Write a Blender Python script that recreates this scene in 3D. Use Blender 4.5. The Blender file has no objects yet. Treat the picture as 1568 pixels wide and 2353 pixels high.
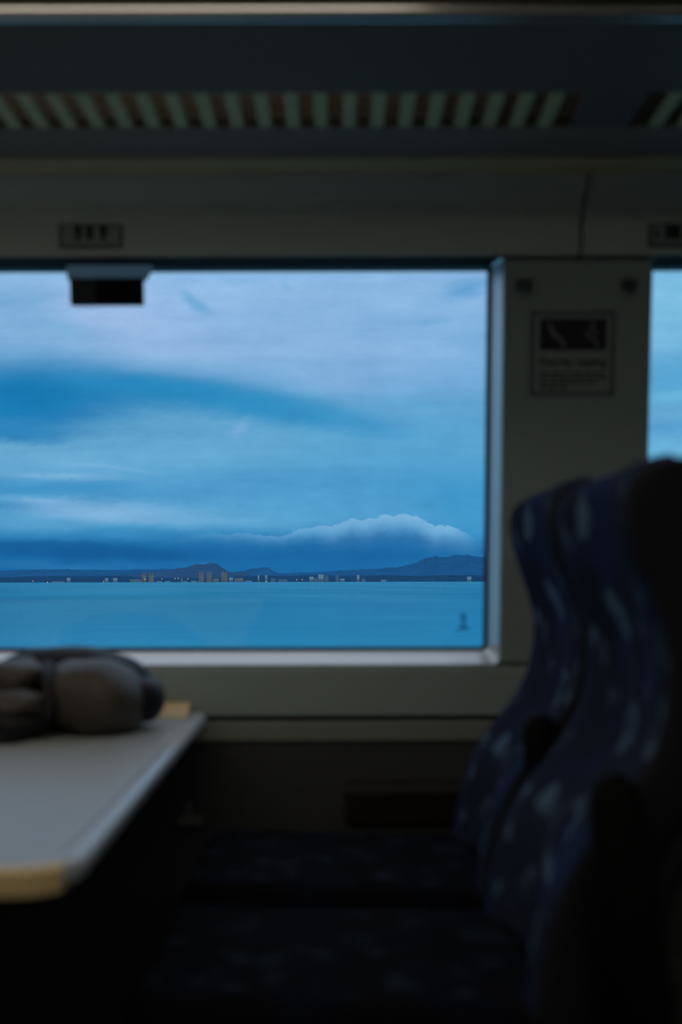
import bpy, bmesh, math, random
from mathutils import Vector, Matrix
random.seed(7)
SC = bpy.context.scene
COL = SC.collection

# ---------------------------------------------------------------- camera
F = 35.0 / 36.0 * 2353.0          # focal length in pixels of the frame
HX, HY = 784.0, 1334.0            # where the level line of sight meets the frame
S, EYE = 1.2, 1.05                # scale of the eye-relative plan, eye height in metres
cam_data = bpy.data.cameras.new('camera')
cam_data.lens = 35.0
cam_data.sensor_width = 36.0
cam_data.shift_y = (HY - 1176.5) / 2353.0
cam_data.clip_start = 0.02
cam_data.clip_end = 60000.0
cam_data.dof.use_dof = True
cam_data.dof.focus_distance = 900.0
cam_data.dof.aperture_fstop = 1.9
cam = bpy.data.objects.new('camera', cam_data)
COL.objects.link(cam)
cam.location = (0, 0, EYE)
cam.rotation_euler = (math.pi / 2, math.radians(0.13), 0)
SC.camera = cam

# ---------------------------------------------------------------- view
SC.view_settings.view_transform = 'Standard'
SC.view_settings.look = 'None'
SC.view_settings.exposure = 0.0
SC.view_settings.gamma = 1.0
SC.view_settings.use_curve_mapping = False
try:
    SC.cycles.use_denoising = True
    SC.cycles.max_bounces = 6
    SC.cycles.diffuse_bounces = 4
    SC.cycles.glossy_bounces = 3
    SC.cycles.use_adaptive_sampling = True
    SC.cycles.adaptive_threshold = 0.04
    SC.cycles.transparent_max_bounces = 12
    SC.cycles.sample_clamp_indirect = 4.0
except Exception:
    pass

LAMP = 4.2            # strength of the ceiling lamp over the near edge of the rack
FILL = 3.8           # strength of an unseen fill strip added over the aisle
SKY = 1.10            # strength of the dusk sky


def lin(c):
    out = []
    for v in c[:3]:
        v = v / 255.0
        out.append(v / 12.92 if v <= 0.04045 else ((v + 0.055) / 1.055) ** 2.4)
    return tuple(out) + (1.0,)


# ---------------------------------------------------------------- node expressions
class E:
    """A value socket of a node tree with arithmetic."""
    def __init__(self, nt, s):
        self.nt, self.s = nt, s

    def op(self, o, *args):
        n = self.nt.nodes.new('ShaderNodeMath')
        n.operation = o
        for i, a in enumerate((self,) + args):
            if isinstance(a, E):
                self.nt.links.new(a.s, n.inputs[i])
            else:
                n.inputs[i].default_value = a
        return E(self.nt, n.outputs[0])

    def __add__(self, b): return self.op('ADD', b)
    def __sub__(self, b): return self.op('SUBTRACT', b)
    def __mul__(self, b): return self.op('MULTIPLY', b)
    def __truediv__(self, b): return self.op('DIVIDE', b)


def smooth(x, a, b):
    n = x.nt.nodes.new('ShaderNodeMapRange')
    n.interpolation_type = 'SMOOTHSTEP'
    x.nt.links.new(x.s, n.inputs[0])
    n.inputs[1].default_value, n.inputs[2].default_value = a, b
    return E(x.nt, n.outputs[0])


def linmap(x, a, b):
    n = x.nt.nodes.new('ShaderNodeMapRange')
    x.nt.links.new(x.s, n.inputs[0])
    n.inputs[1].default_value, n.inputs[2].default_value = a, b
    return E(x.nt, n.outputs[0])


def mixc(nt, fac, a, b):
    n = nt.nodes.new('ShaderNodeMix')
    n.data_type = 'RGBA'
    nt.links.new(fac.s, n.inputs[0])
    for k, v in ((6, a), (7, b)):
        if isinstance(v, tuple):
            n.inputs[k].default_value = v
        else:
            nt.links.new(v, n.inputs[k])
    return n.outputs[2]


def noise(nt, x, y, z, detail=4.0, rough=0.55):
    c = nt.nodes.new('ShaderNodeCombineXYZ')
    for i, v in enumerate((x, y, z)):
        if isinstance(v, E):
            nt.links.new(v.s, c.inputs[i])
        else:
            c.inputs[i].default_value = v
    n = nt.nodes.new('ShaderNodeTexNoise')
    n.inputs['Scale'].default_value = 1.0
    n.inputs['Detail'].default_value = detail
    n.inputs['Roughness'].default_value = rough
    nt.links.new(c.outputs[0], n.inputs['Vector'])
    return E(nt, n.outputs[0])


# ---------------------------------------------------------------- dusk sky
# The clouds are laid out by direction of view: PX and PY are the tangents of a direction's
# bearing and height over the sea horizon, in units of 1/2288.
def build_sky():
    w = bpy.data.worlds.new('dusk_sky')
    SC.world = w
    w.use_nodes = True
    nt = w.node_tree
    nt.nodes.clear()
    out = nt.nodes.new('ShaderNodeOutputWorld')
    bg = nt.nodes.new('ShaderNodeBackground')
    tc = nt.nodes.new('ShaderNodeTexCoord')
    sp = nt.nodes.new('ShaderNodeSeparateXYZ')
    nt.links.new(tc.outputs['Generated'], sp.inputs[0])
    x, y, z = (E(nt, sp.outputs[i]) for i in range(3))
    yy = y.op('MAXIMUM', 0.05)
    px = (x / yy) * 2288.0 + HX
    py = (z / yy) * -2288.0 + HY
    n1 = noise(nt, px / 260.0, py / 60.0, 1.7, 5.0)
    n2 = noise(nt, px / 90.0, py / 26.0, 9.2, 5.0, 0.6)
    n3 = noise(nt, px / 420.0, py / 34.0, 4.4, 4.0)
    n5 = noise(nt, px / 150.0, py / 80.0, 6.1, 6.0, 0.62)
    n6 = noise(nt, px / 45.0, py / 20.0, 2.6, 4.0, 0.65)
    pyw = py + (n1 - 0.5) * 40.0 + (n2 - 0.5) * 16.0 + (n6 - 0.5) * 12.0
    pxw = px + (n1 - 0.5) * 80.0 + (n6 - 0.5) * 26.0
    # layered base
    r = nt.nodes.new('ShaderNodeValToRGB')
    stops = [(-900, (206, 222, 244)), (100, (176, 206, 238)), (450, (150, 190, 230)), (620, (148, 190, 230)), (700, (147, 188, 229)), (780, (134, 179, 222)),
             (850, (119, 172, 216)), (940, (103, 168, 209)), (1040, (104, 171, 211)), (1105, (80, 156, 204)),
             (1150, (84, 158, 205)), (1195, (84, 159, 205)), (1222, (56, 138, 190)), (1248, (30, 112, 170)),
             (1272, (21, 98, 158)), (1288, (28, 107, 166)), (1312, (26, 103, 163)), (1340, (24, 100, 160))]
    lo, hi = -900.0, 1400.0
    cr = r.color_ramp
    while len(cr.elements) > 1:
        cr.elements.remove(cr.elements[0])
    for i, (p, c) in enumerate(stops):
        if i:
            cr.elements.new((p - lo) / (hi - lo))
        else:
            cr.elements[0].position = (p - lo) / (hi - lo)
    for e, (p, c) in zip(cr.elements, stops):
        e.color = lin(c)
    nt.links.new(linmap(pyw, lo, hi).s, r.inputs[0])
    c = r.outputs[0]
    # cloud masses and one painted reflection: centre, radii, tilt in degrees, colour, amount, edge hardness
    masses = [
        (1000, 1000, 420, 300, 0, (74, 157, 207), 0.55, 1.0),
        (1560, 700, 190, 190, 0, (124, 190, 226), 0.95, 1.5),
        (1560, 870, 200, 70, -3, (78, 160, 208), 0.8, 1.3),
        (1560, 912, 160, 18, -4, (110, 186, 222), 0.7, 1.3),
        (1560, 985, 160, 22, -2, (72, 150, 204), 0.6, 1.3),
        (1560, 1030, 160, 18, 0, (108, 186, 222), 0.6, 1.3),
        (250, 730, 170, 60, 12, (170, 194, 232), 0.65, 1.0),
        (400, 790, 260, 40, 4, (150, 186, 226), 0.6, 1.0),
        (30, 690, 130, 55, 5, (110, 168, 212), 0.7, 1.0),
        (120, 755, 120, 26, 6, (112, 170, 212), 0.6, 1.2),
        (60, 800, 150, 26, 2, (116, 174, 216), 0.5, 1.0),
        (800, 800, 330, 95, 8, (142, 182, 226), 0.75, 1.1),
        (780, 880, 90, 26, 10, (140, 180, 224), 0.6, 1.0),
        (1040, 760, 110, 60, 0, (134, 184, 226), 0.5, 1.0),
        (60, 905, 330, 84, 3, (8, 120, 178), 0.95, 1.6),
        (60, 940, 200, 60, 0, (14, 120, 180), 0.6, 1.2),
        (420, 900, 300, 44, 8, (24, 132, 186), 0.9, 1.5),
        (650, 938, 230, 34, 11, (46, 142, 194), 0.85, 1.4),
        (810, 968, 120, 17, 14, (66, 152, 202), 0.55, 1.2),
        (20, 992, 150, 28, 0, (38, 132, 188), 0.9, 2.0),
        (330, 1010, 190, 50, 0, (98, 168, 208), 0.6, 1.0),
        (80, 1045, 200, 28, 6, (108, 172, 212), 0.7, 1.3),
        (150, 1092, 150, 11, 3, (124, 180, 218), 0.75, 1.3),
        (240, 1072, 120, 6, 8, (122, 178, 218), 0.5, 1.2),
        (120, 1125, 240, 15, 0, (56, 142, 196), 0.7, 1.2),
        (480, 1120, 230, 26, -2, (84, 158, 206), 0.4, 1.0),
        (40, 1164, 105, 11, 2, (48, 132, 188), 0.9, 1.5),
        (250, 1176, 190, 24, 3, (134, 184, 224), 0.9, 1.5),
        (120, 1152, 70, 8, 0, (128, 180, 220), 0.6, 1.2),
        (460, 1190, 190, 18, 2, (108, 172, 214), 0.55, 1.1),
        (60, 1205, 150, 14, 0, (92, 160, 206), 0.5, 1.1),
        (270, 1232, 90, 12, 0, (56, 140, 192), 0.45, 1.1),
        (1080, 1160, 130, 70, 0, (52, 148, 200), 0.6, 1.0),
        (1000, 1130, 260, 20, 0, (66, 152, 204), 0.35, 1.0),
        (180, 1262, 320, 19, 2, (18, 90, 150), 0.8, 1.4),
        (820, 1275, 320, 12, 1, (18, 96, 158), 0.75, 1.4),
        (140, 1298, 200, 8, 1, (48, 120, 176), 0.5, 1.3),
        (960, 1290, 130, 7, -3, (44, 128, 186), 0.5, 1.2),
        (452, 700, 36, 14, 35, (104, 166, 212), 0.8, 1.3),
        (436, 680, 15, 9, 60, (112, 172, 214), 0.6, 1.2),
        (1066, 664, 58, 22, -14, (92, 158, 206), 0.85, 1.2),
        (990, 740, 60, 8, 0, (112, 172, 216), 0.55, 1.2),
        (560, 640, 150, 12, 0, (124, 178, 222), 0.5, 1.0),
        (835, 764, 10, 8, 0, (116, 174, 216), 0.4, 1.0),
        (655, 655, 12, 7, 0, (116, 174, 216), 0.5, 1.0),
        (550, 985, 22, 16, -50, (146, 176, 222), 0.35, 1.3),  # reflection patch on the pane, painted into the sky
    ]
    for cx, cy, rx, ry, deg, colour, amt, hard in masses:
        a = math.radians(deg)
        dx, dy = pxw - cx, pyw - cy
        u = (dx * math.cos(a) + dy * math.sin(a)) / rx
        v = (dy * math.cos(a) - dx * math.sin(a)) / ry
        q = (u * u + v * v).op('POWER', hard)
        m = (q * -1.0).op('EXPONENT') * amt
        c = mixc(nt, m, c, lin(colour))
    # cumulus bank low over the hills: crisp lit top edge, shaded body
    fc = nt.nodes.new('ShaderNodeFloatCurve')
    pts = [(0, 1262), (250, 1246), (380, 1240), (440, 1230), (480, 1221), (520, 1228), (560, 1224), (600, 1229), (650, 1231),
           (690, 1217), (725, 1207), (760, 1209), (790, 1199), (812, 1189), (828, 1193), (845, 1192), (868, 1185), (885, 1183),
           (905, 1185), (925, 1182), (945, 1186), (962, 1187), (977, 1197), (1000, 1209), (1020, 1206), (1045, 1212),
           (1068, 1224), (1100, 1240), (1200, 1262)]
    x0, x1, y0, y1 = 0.0, 1200.0, 1150.0, 1290.0
    cm = fc.mapping.curves[0]
    P2 = [((a - x0) / (x1 - x0), (b - y0) / (y1 - y0)) for a, b in pts]
    cm.points[0].location = P2[0]
    cm.points[1].location = P2[-1]
    for p in P2[1:-1]:
        cm.points.new(*p)
    for p in cm.points:
        p.handle_type = 'VECTOR'
    fc.mapping.update()
    nt.links.new(linmap(px, x0, x1).s, fc.inputs['Value'])
    edge = E(nt, fc.outputs[0]) * (y1 - y0) + y0
    n4 = noise(nt, px / 22.0, py / 15.0, 3.3, 5.0, 0.68)
    d = py + (n4 - 0.5) * 30.0 - edge
    side = smooth(px, 380, 640) * (smooth(px, 1010, 1110) * -1.0 + 1.0)
    puff = smooth(px, 640, 830)
    top = smooth(d, -1.5, 3.0)
    body = top * smooth(d, 8, 52) * side * 0.85
    lit = top * ((d.op('MAXIMUM', 0.0) / (puff * 16.0 + 14.0)).op('POWER', 1.6) * -1.0).op('EXPONENT') * side * (puff * 0.58 + 0.40) * (n4 * 1.1 + 0.45)
    c = mixc(nt, body, c, lin((24, 104, 164)))
    c = mixc(nt, lit.op('MINIMUM', 1.0), c, lin((122, 178, 219)))
    # fine horizontal streaking
    st = (n3 - 0.5) * 0.20 + (n2 - 0.5) * 0.14 + (n5 - 0.5) * 0.30 + (n6 - 0.5) * 0.10
    g = nt.nodes.new('ShaderNodeMix')
    g.data_type = 'RGBA'
    g.blend_type = 'MULTIPLY'
    g.inputs[0].default_value = 1.0
    nt.links.new(c, g.inputs[6])
    cc = nt.nodes.new('ShaderNodeCombineColor')
    for i, k in enumerate((1.5, 1.0, 0.7)):
        nt.links.new((st * k + 1.0).s, cc.inputs[i])
    nt.links.new(cc.outputs[0], g.inputs[7])
    nt.links.new(g.outputs[2], bg.inputs[0])
    bg.inputs[1].default_value = SKY
    nt.links.new(bg.outputs[0], out.inputs[0])
    try:
        w.cycles.sampling_method = 'MANUAL'
        w.cycles.sample_map_resolution = 1024
    except Exception:
        pass


build_sky()

# ---------------------------------------------------------------- materials
MATS = {}


def mat(name, rgb, rough=0.5, metal=0.0, spec=0.5, var=0.08, scale=30.0, emit=None, estr=0.0, bump=0.0, bscale=200.0):
    if name in MATS:
        return MATS[name]
    m = bpy.data.materials.new(name)
    m.use_nodes = True
    nt = m.node_tree
    b = nt.nodes['Principled BSDF']
    tc = nt.nodes.new('ShaderNodeTexCoord')
    n = nt.nodes.new('ShaderNodeTexNoise')
    n.inputs['Scale'].default_value = scale
    n.inputs['Detail'].default_value = 4.0
    nt.links.new(tc.outputs['Object'], n.inputs['Vector'])
    f = E(nt, n.outputs[0])
    col = lin(rgb)
    lo = tuple(v * (1 - var) for v in col[:3]) + (1,)
    hi = tuple(min(1, v * (1 + var)) for v in col[:3]) + (1,)
    nt.links.new(mixc(nt, f, lo, hi), b.inputs['Base Color'])
    b.inputs['Roughness'].default_value = rough
    b.inputs['Metallic'].default_value = metal
    b.inputs['Specular IOR Level'].default_value = spec
    if emit:
        b.inputs['Emission Color'].default_value = lin(emit)
        b.inputs['Emission Strength'].default_value = estr
    if bump:
        n2 = nt.nodes.new('ShaderNodeTexNoise')
        n2.inputs['Scale'].default_value = bscale
        nt.links.new(tc.outputs['Object'], n2.inputs['Vector'])
        bp = nt.nodes.new('ShaderNodeBump')
        bp.inputs['Strength'].default_value = bump
        bp.inputs['Distance'].default_value = 0.004
        nt.links.new(n2.outputs[0], bp.inputs['Height'])
        nt.links.new(bp.outputs[0], b.inputs['Normal'])
    MATS[name] = m
    return m


def glass_mat():
    m = bpy.data.materials.new('window_glass')
    m.use_nodes = True
    nt = m.node_tree
    nt.nodes.clear()
    o = nt.nodes.new('ShaderNodeOutputMaterial')
    t = nt.nodes.new('ShaderNodeBsdfTransparent')
    t.inputs[0].default_value = (0.985, 0.99, 0.995, 1)
    g = nt.nodes.new('ShaderNodeBsdfGlossy')
    g.inputs['Roughness'].default_value = 0.01
    f = nt.nodes.new('ShaderNodeLayerWeight')
    f.inputs['Blend'].default_value = 0.5
    fac = E(nt, f.outputs['Facing']).op('POWER', 5.0) * 0.95 + 0.05
    mx = nt.nodes.new('ShaderNodeMixShader')
    nt.links.new(fac.s, mx.inputs[0])
    nt.links.new(t.outputs[0], mx.inputs[1])
    nt.links.new(g.outputs[0], mx.inputs[2])
    nt.links.new(mx.outputs[0], o.inputs[0])
    return m


def frosted_mat():
    m = bpy.data.materials.new('frosted_plastic')
    m.use_nodes = True
    nt = m.node_tree
    nt.nodes.clear()
    o = nt.nodes.new('ShaderNodeOutputMaterial')
    t = nt.nodes.new('ShaderNodeBsdfTranslucent')
    t.inputs[0].default_value = (0.9, 0.92, 0.95, 1)
    d = nt.nodes.new('ShaderNodeBsdfDiffuse')
    d.inputs[0].default_value = (0.6, 0.62, 0.64, 1)
    mx = nt.nodes.new('ShaderNodeMixShader')
    mx.inputs[0].default_value = 0.6
    nt.links.new(d.outputs[0], mx.inputs[1])
    nt.links.new(t.outputs[0], mx.inputs[2])
    nt.links.new(mx.outputs[0], o.inputs[0])
    return m


def fabric_mat(name, ground, patch, fleck):
    """Navy moquette with soft grey-blue upright flecks."""
    m = bpy.data.materials.new(name)
    m.use_nodes = True
    nt = m.node_tree
    b = nt.nodes['Principled BSDF']
    tc = nt.nodes.new('ShaderNodeTexCoord')
    sp = nt.nodes.new('ShaderNodeSeparateXYZ')
    nt.links.new(tc.outputs['Object'], sp.inputs[0])
    x, y, z = (E(nt, sp.outputs[i]) for i in range(3))
    f1 = noise(nt, x * 20.0, y * 30.0, z * 12.0, 1.0, 0.4)
    f2 = noise(nt, x * 9.0 + 5.0, y * 15.0, z * 6.0, 1.0, 0.4)
    c = mixc(nt, smooth(f2, 0.5, 0.62), lin(ground), lin(patch))
    c = mixc(nt, smooth(f1, 0.56, 0.74), c, lin(fleck))
    nt.links.new(c, b.inputs['Base Color'])
    b.inputs['Roughness'].default_value = 0.9
    b.inputs['Specular IOR Level'].default_value = 0.03
    return m


def sea_mat():
    m = bpy.data.materials.new('sea_water')
    m.use_nodes = True
    nt = m.node_tree
    b = nt.nodes['Principled BSDF']
    g = nt.nodes.new('ShaderNodeNewGeometry')
    sp = nt.nodes.new('ShaderNodeSeparateXYZ')
    nt.links.new(g.outputs['Position'], sp.inputs[0])
    x, y = E(nt, sp.outputs[0]), E(nt, sp.outputs[1])
    big = noise(nt, x / 140.0, y / 300.0, 0.0, 4.0)
    swell = noise(nt, x / 9.0, y / 7.0, 1.0, 5.0, 0.6)
    ripple = noise(nt, x / 1.3, y / 1.1, 2.0, 3.0, 0.6)
    nt.nodes.remove(b)
    out = nt.nodes['Material Output']
    df = nt.nodes.new('ShaderNodeBsdfDiffuse')
    df.inputs[0].default_value = (0.0, 0.12, 0.27, 1)
    gl = nt.nodes.new('ShaderNodeBsdfGlossy')
    gl.inputs['Color'].default_value = (0.28, 0.74, 0.80, 1)
    nt.links.new(((big - 0.5) * 0.16 + 0.15).s, gl.inputs['Roughness'])
    mx = nt.nodes.new('ShaderNodeMixShader')
    streak = noise(nt, x / 200.0, y / 60.0, 7.0, 6.0, 0.7)
    nt.links.new(((streak - 0.5) * 0.3 + 0.84).op('MINIMUM', 1.0).s, mx.inputs[0])
    nt.links.new(df.outputs[0], mx.inputs[1])
    nt.links.new(gl.outputs[0], mx.inputs[2])
    nt.links.new(mx.outputs[0], out.inputs[0])
    bp = nt.nodes.new('ShaderNodeBump')
    bp.inputs['Strength'].default_value = 0.10
    bp.inputs['Distance'].default_value = 1.0
    nt.links.new((swell * 0.5 + ripple * 0.12).s, bp.inputs['Height'])
    nt.links.new(bp.outputs[0], gl.inputs['Normal'])
    return m


def lit_block_mat(name, wall, lamp, sx, sz, share, strength):
    """Plain facade with a grid of windows, some of them lit."""
    m = bpy.data.materials.new(name)
    m.use_nodes = True
    nt = m.node_tree
    b = nt.nodes['Principled BSDF']
    tc = nt.nodes.new('ShaderNodeTexCoord')
    sp = nt.nodes.new('ShaderNodeSeparateXYZ')
    nt.links.new(tc.outputs['Object'], sp.inputs[0])
    x, y, z = (E(nt, sp.outputs[i]) for i in range(3))
    gx = ((x + y) / sx)
    gz = z / sz
    fx, fz = gx.op('FRACT'), gz.op('FRACT')
    win = fx.op('GREATER_THAN', 0.35) * fx.op('LESS_THAN', 0.85) * fz.op('GREATER_THAN', 0.3) * fz.op('LESS_THAN', 0.75)
    wn = nt.nodes.new('ShaderNodeTexWhiteNoise')
    cb = nt.nodes.new('ShaderNodeCombineXYZ')
    nt.links.new(gx.op('FLOOR').s, cb.inputs[0])
    nt.links.new(gz.op('FLOOR').s, cb.inputs[1])
    nt.links.new(cb.outputs[0], wn.inputs['Vector'])
    on = E(nt, wn.outputs['Value']).op('LESS_THAN', share) * win
    nt.links.new(mixc(nt, win, lin(wall), lin((40, 50, 62))), b.inputs['Base Color'])
    b.inputs['Roughness'].default_value = 0.8
    b.inputs['Emission Color'].default_value = lin(lamp)
    nt.links.new((on * strength).s, b.inputs['Emission Strength'])
    return m


M_GLASS = glass_mat()
M_FROST = frosted_mat()
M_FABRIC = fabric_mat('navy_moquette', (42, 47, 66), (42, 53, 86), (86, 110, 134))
M_CUSHION = fabric_mat('shaded_navy_moquette', (17, 17, 20), (16, 18, 28), (34, 42, 52))  # same moquette, darkened to stand for shade low in the saloon
M_CREAM = mat('cream_panel', (160, 172, 166), 0.55, var=0.03, scale=6)
M_FRIEZE = mat('frieze_panel', (194, 203, 196), 0.55, var=0.03, scale=6)
M_REVEAL = mat('window_surround', (222, 224, 224), 0.36, metal=0.45, var=0.02, scale=8)
M_RUBBER = mat('black_rubber', (16, 17, 19), 0.6)
M_NEAR = mat('near_wall_panel', (104, 106, 104), 0.8, spec=0.1)
M_HEAD = mat('window_head_lining', (54, 50, 47), 0.8, spec=0.05)
M_BODY = mat('body_shell', (60, 62, 62), 0.7)
M_CARPET = mat('dark_carpet', (34, 34, 38), 0.95, spec=0.1, var=0.3, scale=90)
M_LOWER = mat('lower_wall_panel', (150, 152, 144), 0.8, spec=0.2, var=0.08, scale=20)
M_CEIL = mat('ceiling_panel', (178, 180, 138), 0.6, var=0.03, scale=5)
M_RACKD = mat('rack_charcoal', (120, 106, 96), 0.7, spec=0.08, var=0.05)
M_RACKR = mat('rack_grey', (148, 132, 114), 0.7, spec=0.08, var=0.05)
M_LINING = mat('lower_lining', (76, 76, 76), 0.9, spec=0.1, var=0.1)
M_RACKC = mat('rack_trim', (212, 196, 146), 0.6, spec=0.2, var=0.04)
M_RAIL = mat('brushed_aluminium', (190, 188, 184), 0.32, metal=0.85, var=0.03)
M_TABLE = mat('table_laminate', (170, 172, 170), 0.34, var=0.03, scale=12)
M_RIM = mat('table_rim', (196, 200, 204), 0.16, var=0.02, scale=12)
M_TAN = mat('tan_edging', (236, 204, 146), 0.4, var=0.06, scale=15)
M_SEATSHELL = mat('seat_shell_plastic', (36, 36, 38), 0.8, spec=0.1, var=0.06)
M_ARM = mat('armrest_plastic', (16, 15, 13), 0.8, spec=0.1, var=0.06)
M_ARMBR = mat('brown_wall_armrest', (34, 28, 23), 0.7, spec=0.15, var=0.06)
M_BAG = mat('brown_leather', (74, 67, 59), 0.5, spec=0.3, var=0.25, scale=14, bump=0.4, bscale=60)
M_BAGD = mat('dark_leather', (28, 27, 29), 0.55, spec=0.25, var=0.2, scale=14, bump=0.4, bscale=60)
M_SIGN = mat('sign_plate', (150, 160, 156), 0.5, var=0.02)
M_INK = mat('sign_ink', (26, 26, 30), 0.6, var=0.02)
M_INKB = mat('sign_border', (84, 92, 98), 0.6, var=0.02)
M_PICTO = mat('sign_pale', (150, 154, 148), 0.6, var=0.02)
M_DISP = mat('display_black', (24, 25, 28), 0.7, spec=0.1, var=0.02)
M_DISPG = mat('display_grey', (64, 74, 74), 0.7, spec=0.1, var=0.02)
M_HOOK = mat('hook_grey', (74, 76, 74), 0.4, var=0.03)
M_SEA = sea_mat()
M_HILL = mat('hazed_moorland', (38, 98, 142), 1.0, spec=0.0, var=0.3, scale=0.006)  # blue haze of distance painted into the base colour
M_HILL2 = mat('hazed_heath', (52, 90, 126), 1.0, spec=0.0, var=0.35, scale=0.01)  # heath with distance haze put into its colour
M_COAST = mat('hazed_wooded_shore', (34, 78, 112), 1.0, spec=0.0, var=0.5, scale=0.03)  # woods along the shore, haze mixed into the colour as well
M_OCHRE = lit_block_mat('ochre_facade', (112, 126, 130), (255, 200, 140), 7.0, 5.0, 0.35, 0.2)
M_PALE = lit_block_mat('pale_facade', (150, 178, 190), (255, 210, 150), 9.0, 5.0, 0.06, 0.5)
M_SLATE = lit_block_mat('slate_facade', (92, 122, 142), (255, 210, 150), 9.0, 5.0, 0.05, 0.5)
M_LAMPHEAD = mat('shore_lamp_glow', (255, 200, 150), 0.5, emit=(255, 176, 128), estr=1.6)
M_POST = mat('lamp_post', (60, 66, 72), 0.6)
M_DIFF = mat('lamp_diffuser', (250, 240, 214), 0.5, emit=(255, 246, 230), estr=LAMP)
M_FILL = mat('fill_diffuser', (250, 246, 236), 0.5, emit=(252, 248, 240), estr=FILL)  # glow of the added fill strip

# ---------------------------------------------------------------- builders
def V(x, y, z):
    return Vector((S * x, S * y, EYE + S * z))


def P(px, py, d):
    return ((px - HX) / F * d, d, -(py - HY) / F * d)


def FAR(px, py, dist):
    return Vector(((px - HX) / F * dist, dist, EYE - (py - HY) / F * dist))


def tag(o, label=None, cat=None, group=None, kind=None):
    if label: o['label'] = label
    if cat: o['category'] = cat
    if group: o['group'] = group
    if kind: o['kind'] = kind
    return o


def empty(name, loc):
    o = bpy.data.objects.new(name, None)
    COL.objects.link(o)
    o.location = loc
    o.empty_display_size = 0.05
    return o


def origin_of(o):
    v = Vector((0, 0, 0))
    while o is not None:
        v += Vector(o.location)
        o = o.parent
    return v


def build(name, bm, m, parent=None, plan=True, smooth_=False, subsurf=0):
    """One mesh object out of a bmesh; plan=True converts eye-relative plan units to metres."""
    if plan:
        for v in bm.verts:
            v.co = V(*v.co)
    bmesh.ops.recalc_face_normals(bm, faces=bm.faces)
    if parent is not None:
        off = origin_of(parent)
    else:
        xs = [v.co.x for v in bm.verts]; ys = [v.co.y for v in bm.verts]; zs = [v.co.z for v in bm.verts]
        off = Vector(((min(xs) + max(xs)) / 2, (min(ys) + max(ys)) / 2, min(zs)))
    for v in bm.verts:
        v.co -= off
    me = bpy.data.meshes.new(name)
    bm.to_mesh(me)
    bm.free()
    if smooth_:
        for p in me.polygons:
            p.use_smooth = True
    for mm in (m if isinstance(m, (list, tuple)) else [m]):
        me.materials.append(mm)
    o = bpy.data.objects.new(name, me)
    COL.objects.link(o)
    if parent is not None:
        o.parent = parent
    else:
        o.location = off
    if subsurf:
        s = o.modifiers.new('subdivision', 'SUBSURF')
        s.levels = s.render_levels = subsurf
    return o


def add_box(bm, x0, x1, y0, y1, z0, z1, bevel=0.0, seg=2, tf=None):
    vs = [bm.verts.new(p) for p in ((x0, y0, z0), (x1, y0, z0), (x1, y1, z0), (x0, y1, z0),
                                    (x0, y0, z1), (x1, y0, z1), (x1, y1, z1), (x0, y1, z1))]
    fs = [bm.faces.new([vs[i] for i in q]) for q in ((3, 2, 1, 0), (4, 5, 6, 7), (0, 1, 5, 4), (1, 2, 6, 5), (2, 3, 7, 6), (3, 0, 4, 7))]
    new = list(vs)
    if bevel:
        es = list({e for f in fs for e in f.edges})
        r = bmesh.ops.bevel(bm, geom=es, offset=bevel, segments=seg, profile=0.5, affect='EDGES', clamp_overlap=True)
        new = list({v for f in r['faces'] for v in f.verts} | {v for v in vs if v.is_valid})
    if tf:
        for v in new:
            v.co = Vector(tf(*v.co))
    return new


def box(x0, x1, y0, y1, z0, z1, bevel=0.0, seg=2, tf=None):
    bm = bmesh.new()
    add_box(bm, x0, x1, y0, y1, z0, z1, bevel, seg, tf)
    return bm


LEAN = 0.087


def W(x, off, z):
    """A point on the leaning side panel: off is the distance in front of its face."""
    return (x, 1.97 - LEAN * (z + 0.135) - off, z)


def wz(py, off=0.0):
    """Height on the side panel at which a frame row lies."""
    k = (HY - py) / F
    return k * (1.97 - LEAN * 0.135 - off) / (1 + LEAN * k)


def wx(px, z, off=0.0):
    return (px - HX) / F * W(0, off, z)[1]


def add_prism(bm, ring, x0, x1):
    """A closed outline in the y-z plane pushed along x."""
    a = [bm.verts.new((x0, y, z)) for y, z in ring]
    b = [bm.verts.new((x1, y, z)) for y, z in ring]
    n = len(ring)
    for i in range(n):
        bm.faces.new((a[i], a[(i + 1) % n], b[(i + 1) % n], b[i]))
    bm.faces.new(a[::-1])
    bm.faces.new(b)


def add_tube(bm, pts, rad, seg=10):
    rings = []
    for i, p in enumerate(pts):
        p = Vector(p)
        t = (Vector(pts[min(i + 1, len(pts) - 1)]) - Vector(pts[max(i - 1, 0)])).normalized()
        u = t.orthogonal().normalized()
        if abs(t.z) < 0.9:
            u = t.cross(Vector((0, 0, 1))).normalized()
        w = t.cross(u)
        r = rad[i] if isinstance(rad, (list, tuple)) else rad
        rings.append([bm.verts.new(p + (u * math.cos(a) + w * math.sin(a)) * r) for a in (2 * math.pi * k / seg for k in range(seg))])
    for a, b in zip(rings, rings[1:]):
        for k in range(seg):
            bm.faces.new((a[k], a[(k + 1) % seg], b[(k + 1) % seg], b[k]))
    bm.faces.new(rings[0][::-1])
    bm.faces.new(rings[-1])


def rounded_rect(x0, x1, z0, z1, r, seg=5):
    pts = []
    for cx, cz, a0 in ((x1 - r, z1 - r, 0), (x0 + r, z1 - r, 90), (x0 + r, z0 + r, 180), (x1 - r, z0 + r, 270)):
        for k in range(seg + 1):
            a = math.radians(a0 + 90 * k / seg)
            pts.append((cx + r * math.cos(a), cz + r * math.sin(a)))
    return pts


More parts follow.
